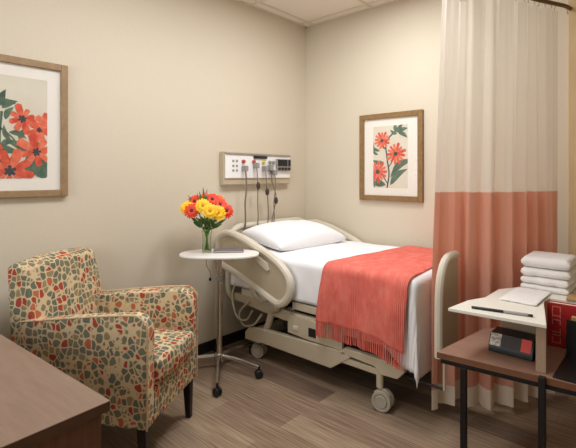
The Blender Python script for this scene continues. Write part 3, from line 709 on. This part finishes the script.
def sprig(label, tips, t=2.88, bud=None):
    o = thing('leaf_sprig', label, 'leaf sprig', (VX, VY, VZ+.02), group='foliage in the glass vase')
    top = sum((fpos(a, b, t) for a, b, *_ in tips), Vector())/len(tips)
    neck = Vector((VX, VY, VZ+.14)); knot = neck.lerp(top, .45)
    mesh_obj('stem', T(smooth_path([(VX+.004, VY, VZ+.014), neck, knot], 4), .002, 6), M['stem'], o, world=True)
    for a, b, w_ in tips:
        bm = bmesh.new(); leaf_mesh(bm, knot, fpos(a, b, t), w_, .008); mesh_obj('leaf', bm, M['leaf'], o, world=True, smooth=60)
    if bud:
        b_ = fpos(*bud, t); bm = lathe(bmesh.new(), [(0, -.02), (.010, -.012), (.013, .004), (.007, .02), (0, .026)], (b_.x, b_.y, b_.z), 12)
        mesh_obj('flower_bud', bm, M['pink_petal'], o, world=True); mesh_obj('bud_stem', T([knot, b_], .0018, 6), M['stem'], o, world=True)
sprig('green leaf sprig with a pink bud rising above the bouquet', [(203, 187, .016), (207, 189, .014), (199, 191, .014), (205, 192, .014)], 2.9, (206, 195))
sprig('narrow leaf sprig sticking out at the upper left of the bouquet', [(188, 195, .014), (191, 199, .014), (197, 192, .012)], 2.9)
sprig('dark leaves drooping under the left side of the bouquet', [(193, 222, .024), (197, 226, .022), (190, 216, .02), (199, 219, .026)], 2.82)
sprig('dark leaves drooping under the right side of the bouquet', [(222, 224, .024), (217, 227, .022), (226, 219, .02), (214, 221, .026)], 2.82)
sprig('small green leaves filling the bouquet just below the yellow gerberas', [(200, 216, .024), (207, 215, .024), (213, 217, .024), (218, 219, .022), (196, 218, .022)], 2.84)
sprig('green leaves packed at the front of the vase mouth', [(205, 219, .03), (210, 220, .03), (202, 228, .022), (213, 229, .022), (207, 224, .03)], 2.78)

# ------------------------------------------------------------------ privacy curtain and rail
PATH = smooth_path([(1.598, -.895, 0), (1.622, -.80, 0), (1.655, -.725, 0), (1.735, -.70, 0), (1.80, -.675, 0), (1.853, -.595, 0), (1.90, -.52, 0), (1.935, -.43, 0), (1.972, -.34, 0), (2.015, -.25, 0), (2.055, -.17, 0)], 14)
PL = [0]
for a, b in zip(PATH, PATH[1:]): PL.append(PL[-1]+(b-a).length)
def path_at(s):
    s = min(max(s, 0), PL[-1]-1e-6); i = max(k_ for k_ in range(len(PL)-1) if PL[k_] <= s)
    f = (s-PL[i])/(PL[i+1]-PL[i]); p = PATH[i].lerp(PATH[i+1], f); d = (PATH[i+1]-PATH[i]).normalized()
    return p, Vector((d.y, -d.x, 0))
NU = 300; ZT = 2.262; ZP = 1.207; ZH = .155; ZB = .05
def curt(u, z):
    s = u*PL[-1]; p, n = path_at(s)
    k_ = (z-ZB)/(ZT-ZB)
    fade = min(1, s/.10+.25); edge = min(1, (PL[-1]-s)/.06+.3)
    ph = s/PL[-1]*2*PI*8.0
    dis = .032*(1-.75*max(0, k_-.35))*math.sin(ph+.5*math.sin(ph*.31+1)+.25*k_)+.008*math.sin(ph*2.3+2+.25*k_)*(1-.4*k_)
    if z < ZP: dis += .003*noise.noise(Vector((s*10, z*2.2, 3)))
    dis *= fade*edge*(1.0+.22*(1-k_)) if z < .8 else fade*edge
    q = p+n*dis
    lean = max(0, k_-.3)*.085*(1-u)        # the near edge gathers towards the top
    return Vector((q.x+lean*.744, q.y+lean*.668, z))
cu = thing('privacy_curtain', 'floor-length privacy curtain, sheer white above and coral below, drawn at the bed foot', 'curtain', (1.80, -.66, 0))
for nm, z0, z1, mt, nz in (('net_section', ZP, ZT, 'curtain_net', 22), ('coral_section', ZH, ZP, 'curtain_coral', 24), ('hem_band', ZB, ZH, 'curtain_hem', 4)):
    bm = bmesh.new(); V = [[bm.verts.new(curt(i/NU, z0+(z1-z0)*j/nz)) for j in range(nz+1)] for i in range(NU+1)]
    for i in range(NU):
        for j in range(nz): bm.faces.new([V[i][j], V[i+1][j], V[i+1][j+1], V[i][j+1]])
    mesh_obj(nm, bm, M[mt], cu, world=True, smooth=180)
rail_pts = [Vector((1.62, -.90, 0))]+[PATH[i]+Vector((.03*(1-i/len(PATH)), .03*(1-i/len(PATH)), 0)) for i in range(14, len(PATH), 14)]
rail_pts = smooth_path([Vector((p.x, p.y, 2.30)) for p in rail_pts]+[Vector((2.085, -.10, 2.30)), Vector((2.10, -.004, 2.30))], 4)
cr_ = thing('curtain_rail', 'bronze ceiling-hung curtain rail at the top right corner', 'curtain rail', (1.9, -.5, 2.30))
mesh_obj('rail_tube', T(rail_pts, .012, 10), M['track'], cr_, world=True)
mesh_obj('wall_flange', (lambda b: (b.transform(Matrix.Translation((2.10, -.001, 2.30)) @ Matrix.Rotation(PI/2, 4, 'X')), b)[1])(lathe(bmesh.new(), [(.03, 0), (.03, .008), (.015, .014)], n=18)), M['track'], cr_, world=True)
for i in (3, 22): mesh_obj('drop_rod', T([rail_pts[i], Vector((rail_pts[i].x, rail_pts[i].y, H))], .006, 8), M['track'], cr_, world=True)
bm = bmesh.new()
for i in range(18):
    p = curt((i+.5)/18, ZT); q_ = min(rail_pts, key=lambda r_: (r_.x-p.x)**2+(r_.y-p.y)**2)
    tube(bm, [p, Vector((q_.x, q_.y, 2.292))], .0015, 5)
mesh_obj('hook_row', bm, M['track'], cu, world=True)

# ------------------------------------------------------------------ right side table with riser
TZ = .52
st = thing('side_table', 'wood-topped side table with black metal frame in the right foreground', 'table', (2.1, -1.0, 0))
tp = [(1.787, -1.257), (2.62, -1.171), (2.62, -.42), (2.12, -.42), (1.985, -.60), (1.905, -.74), (1.845, -.80)]
mesh_obj('table_top', prism(bmesh.new(), tp, 'z', TZ-.028, TZ), [M['table_wood']], st, bevel=.0015, world=True)
bm = prism(bmesh.new(), [(1.787, -1.2585), (2.62, -1.1725), (2.62, -1.1705), (1.787, -1.2565)], 'z', TZ-.027, TZ-.002)
mesh_obj('edge_band', bm, M['table_edge'], st, world=True)
def beam(bm, a, b, w_, z0, z1):
    a = Vector((a[0], a[1], 0)); b = Vector((b[0], b[1], 0)); d = (b-a).normalized(); s = Vector((-d.y, d.x, 0))*w_/2
    prism(bm, [((a-s).x, (a-s).y), ((b-s).x, (b-s).y), ((b+s).x, (b+s).y), ((a+s).x, (a+s).y)], 'z', z0, z1)
bm = bmesh.new()
beam(bm, (1.80, -1.242), (2.60, -1.159), .022, TZ-.048, TZ-.028); beam(bm, (1.835, -1.235), (1.885, -.80), .022, TZ-.048, TZ-.028)
beam(bm, (2.59, -1.16), (2.59, -.45), .022, TZ-.048, TZ-.028); beam(bm, (2.13, -.45), (2.59, -.45), .022, TZ-.048, TZ-.028)
mesh_obj('frame_rail', bm, M['black_metal'], st, world=True, bevel=.002)
for x, y in ((1.895, -1.232), (2.192, -1.230), (2.59, -1.16), (2.25, -.46), (2.59, -.46)):
    mesh_obj('leg', B(x-.012, x+.012, y-.012, y+.012, 0, TZ-.048 if x != 2.192 else TZ+.004), M['black_metal'], st, world=True, bevel=.002)
# riser shelf
RZ = .72
rs = thing('riser_shelf', 'cream riser shelf standing on the wood side table, holding the towels', 'shelf', (2.08, -.85, TZ))
rp = [(1.833, -1.248), (2.203, -1.21), (2.122, -.86), (2.128, -.775), (2.50, -.775), (2.50, -.42), (2.05, -.42), (1.985, -.615), (1.90, -.765), (1.898, -.96), (1.855, -1.07)]
mesh_obj('shelf_board', prism(bmesh.new(), rp, 'z', RZ-.014, RZ), M['cream_board'], rs, bevel=.002, world=True)
mesh_obj('side_panel', prism(bmesh.new(), [(2.160, -1.185), (2.196, -1.183), (2.135, -.915), (2.105, -.915)], 'z', TZ, RZ-.014), M['beige_panel'], rs, bevel=.002, world=True)
mesh_obj('back_panel', B(1.965, 2.105, -.935, -.92, TZ, RZ-.014), M['beige_panel'], rs, bevel=.001, world=True)
mesh_obj('rear_panel', B(2.12, 2.48, -.47, -.455, TZ, RZ-.014), M['beige_panel'], rs, bevel=.001, world=True)
# black box with labels
bx_ = thing('black_box', 'small black box with a white and a coral label under the riser shelf', 'box', (2.03, -1.05, TZ), 0)
mesh_obj('box_body', prism(bmesh.new(), [(-1.095, TZ), (-1.095, TZ+.03), (-1.065, TZ+.076), (-.965, TZ+.076), (-.965, TZ)], 'x', 1.953, 2.130), M['black_metal'], bx_, bevel=.003, world=True)
def tilt_label(x0, x1, m_, nm):
    bm = prism(bmesh.new(), [(-1.0962, TZ+.0305), (-1.0662, TZ+.0765), (-1.064, TZ+.0755), (-1.094, TZ+.0295)], 'x', x0, x1); mesh_obj(nm, bm, M[m_], bx_, world=True, smooth=0)
tilt_label(1.957, 2.002, 'white_label', 'white_label'); tilt_label(2.002, 2.082, 'grey_card', 'charcoal_label'); tilt_label(2.082, 2.121, 'coral_label', 'coral_label')
# marker
pn = thing('marker_pen', 'long black pen with a grey cap lying on the cream riser shelf', 'pen', (2.025, -1.165, RZ+.0065), math.atan2(.045, .225))
for nm, x0, x1, r_, mm_ in (('pen_body', -.115, .01, .006, 'black_metal'), ('pen_cap', .01, .10, .0065, 'grey_plastic'), ('pen_end', .10, .118, .0055, 'black_metal')):
    mesh_obj(nm, T([(x0, 0, 0), (x0+.004, 0, 0), (x1, 0, 0)], [r_*.7, r_, r_], 12), M[mm_], pn)
# towels
def folded(name, label, x0, x1, y0, y1, z0, th_, layers, group, cat='towel', seed=0, round_front=True):
    o = thing(name, label, cat, ((x0+x1)/2, (y0+y1)/2, z0), random.uniform(-.03, .03), group)
    hx, hy = (x1-x0)/2, (y1-y0)/2; lt = th_/layers
    bm = bmesh.new()
    for l in range(layers):
        prof = []; zc = l*lt+lt/2
        r_ = lt/2*.98
        for k_ in range(9): a = PI/2+PI*k_/8; prof.append((-hy+r_+r_*math.cos(a), zc+r_*math.sin(a)))
        for k_ in range(9): a = -PI/2+PI*k_/8; prof.append((hy-r_+r_*math.cos(a), zc+r_*math.sin(a)))
        # rings along x with rounded ends
        nx = 18; rings = []
        for i in range(nx+1):
            a = -1+2*i/nx; e = max(0, 1-abs(a)**26)**.5; e = max(e, .45)
            ring = []
            for (yy, zz) in prof:
                q = (zz-zc)*e+zc
                wob = .0035*noise.noise(Vector((a*3+seed+l*7, yy*12, zz*20)))
                ring.append(bm.verts.new((a*hx+wob, yy*(1-.02*(1-e))+wob, max(0, q+wob*.6))))
            rings.append(ring)
        for A_, B_ in zip(rings, rings[1:]):
            for k_ in range(len(prof)): bm.faces.new([A_[k_], A_[(k_+1) % len(prof)], B_[(k_+1) % len(prof)], B_[k_]])
        bm.faces.new(rings[0]); bm.faces.new(rings[-1][::-1])
    mesh_obj('folded_cloth', bm, M['towel'], o, smooth=70)
    return o
folded('folded_cloth', 'thin folded white cloth lying flat in front of the towel stack', 1.968, 2.118, -.975, -.70, RZ+.001, .012, 1, None, 'cloth', 1)
zz = RZ+.0015
for i, (th_, lab) in enumerate(((.030, 'bottom towel of the folded white stack, thin and flattened'), (.038, 'third folded white towel from the top of the stack'), (.042, 'second folded white towel from the top of the stack'), (.054, 'topmost thick folded white towel of the stack'))):
    folded('folded_towel', lab, 1.98+.004*(i % 2), 2.195, -.688, -.44, zz, th_, 1, 'white towels on the riser shelf', 'towel', i*5+2); zz += th_+.001
# red book
rb = thing('red_book', 'red hardback book standing upright beside the riser shelf', 'book', (2.25, -.822, TZ), math.radians(3))
BH = .198
mesh_obj('cover', B(-.115, .115, -.018, -.015, 0, BH), M['red_cover'], rb, bevel=.001)
mesh_obj('pages', B(-.111, .112, -.015, .015, .003, BH-.004), M['paper'], rb)
mesh_obj('cover', B(-.115, .115, .015, .018, 0, BH), M['red_cover'], rb, bevel=.001)
mesh_obj('spine', B(-.118, -.111, -.018, .018, 0, BH), M['red_dark'], rb, bevel=.002)
bm = bmesh.new()   # faded vertical lettering shapes on the cover
def glyph(z0, hh, kind):
    x0, x1 = -.099, -.065; tck = .0035
    def seg(a, b, c, d): box(bm, a, b, -.0188, -.0178, c, d)
    if 'l' in kind: seg(x0, x0+tck, z0, z0+hh)
    if 'r' in kind: seg(x1-tck, x1, z0, z0+hh)
    if 't' in kind: seg(x0, x1, z0+hh-tck, z0+hh)
    if 'b' in kind: seg(x0, x1, z0, z0+tck)
    if 'm' in kind: seg(x0, x1, z0+hh/2-tck/2, z0+hh/2+tck/2)
for z0, hh, kd in ((.158, .026, 'ltr'), (.128, .026, 'lrm'), (.102, .022, 'ltr'), (.052, .032, 'rbm'), (.018, .026, 'lrb')): glyph(z0, hh, kd)
mesh_obj('cover_lettering', bm, M['faded_print'], rb, smooth=0)
kb = thing('kraft_folder', 'tan folder lying between the red book and the towels', 'folder', (2.30, -.79, RZ+.001), .1)
kb.location = (2.31, -.715, RZ+.001)
mesh_obj('folder_sleeve', B(-.12, .12, -.055, .055, 0, .010), M['kraft'], kb, bevel=.003)
# black magazine file on the table edge
mf = thing('magazine_file', 'black open-front magazine file on the right end of the side table', 'magazine file', (2.34, -1.07, TZ))
for x in (2.222, 2.478):
    mesh_obj('side_wall', prism(bmesh.new(), [(-1.203, TZ), (-.90, TZ), (-.90, .678), (-.93, .678), (-.935, .64), (-.94, TZ+.03), (-.96, TZ+.01), (-1.203, TZ+.007)], 'x', x, x+.004), M['black_metal'], mf, world=True)
mesh_obj('front_wall', B(2.226, 2.478, -.940, -.932, TZ, .678), M['black_metal'], mf, world=True)
mesh_obj('back_wall', B(2.226, 2.478, -.904, -.90, TZ, .65), M['black_metal'], mf, world=True)
mesh_obj('bottom_tray', B(2.226, 2.478, -1.203, -.904, TZ, TZ+.006), M['black_metal'], mf, world=True)
ff = thing('file_folder', 'tan folder edge sticking out of the black magazine file', 'folder', (2.35, -.965, TZ+.007))
ff.location = (2.35, -.918, TZ+.007)
mesh_obj('folder_sleeve', B(-.11, .11, -.012, .012, 0, .165), M['kraft'], ff, bevel=.002)
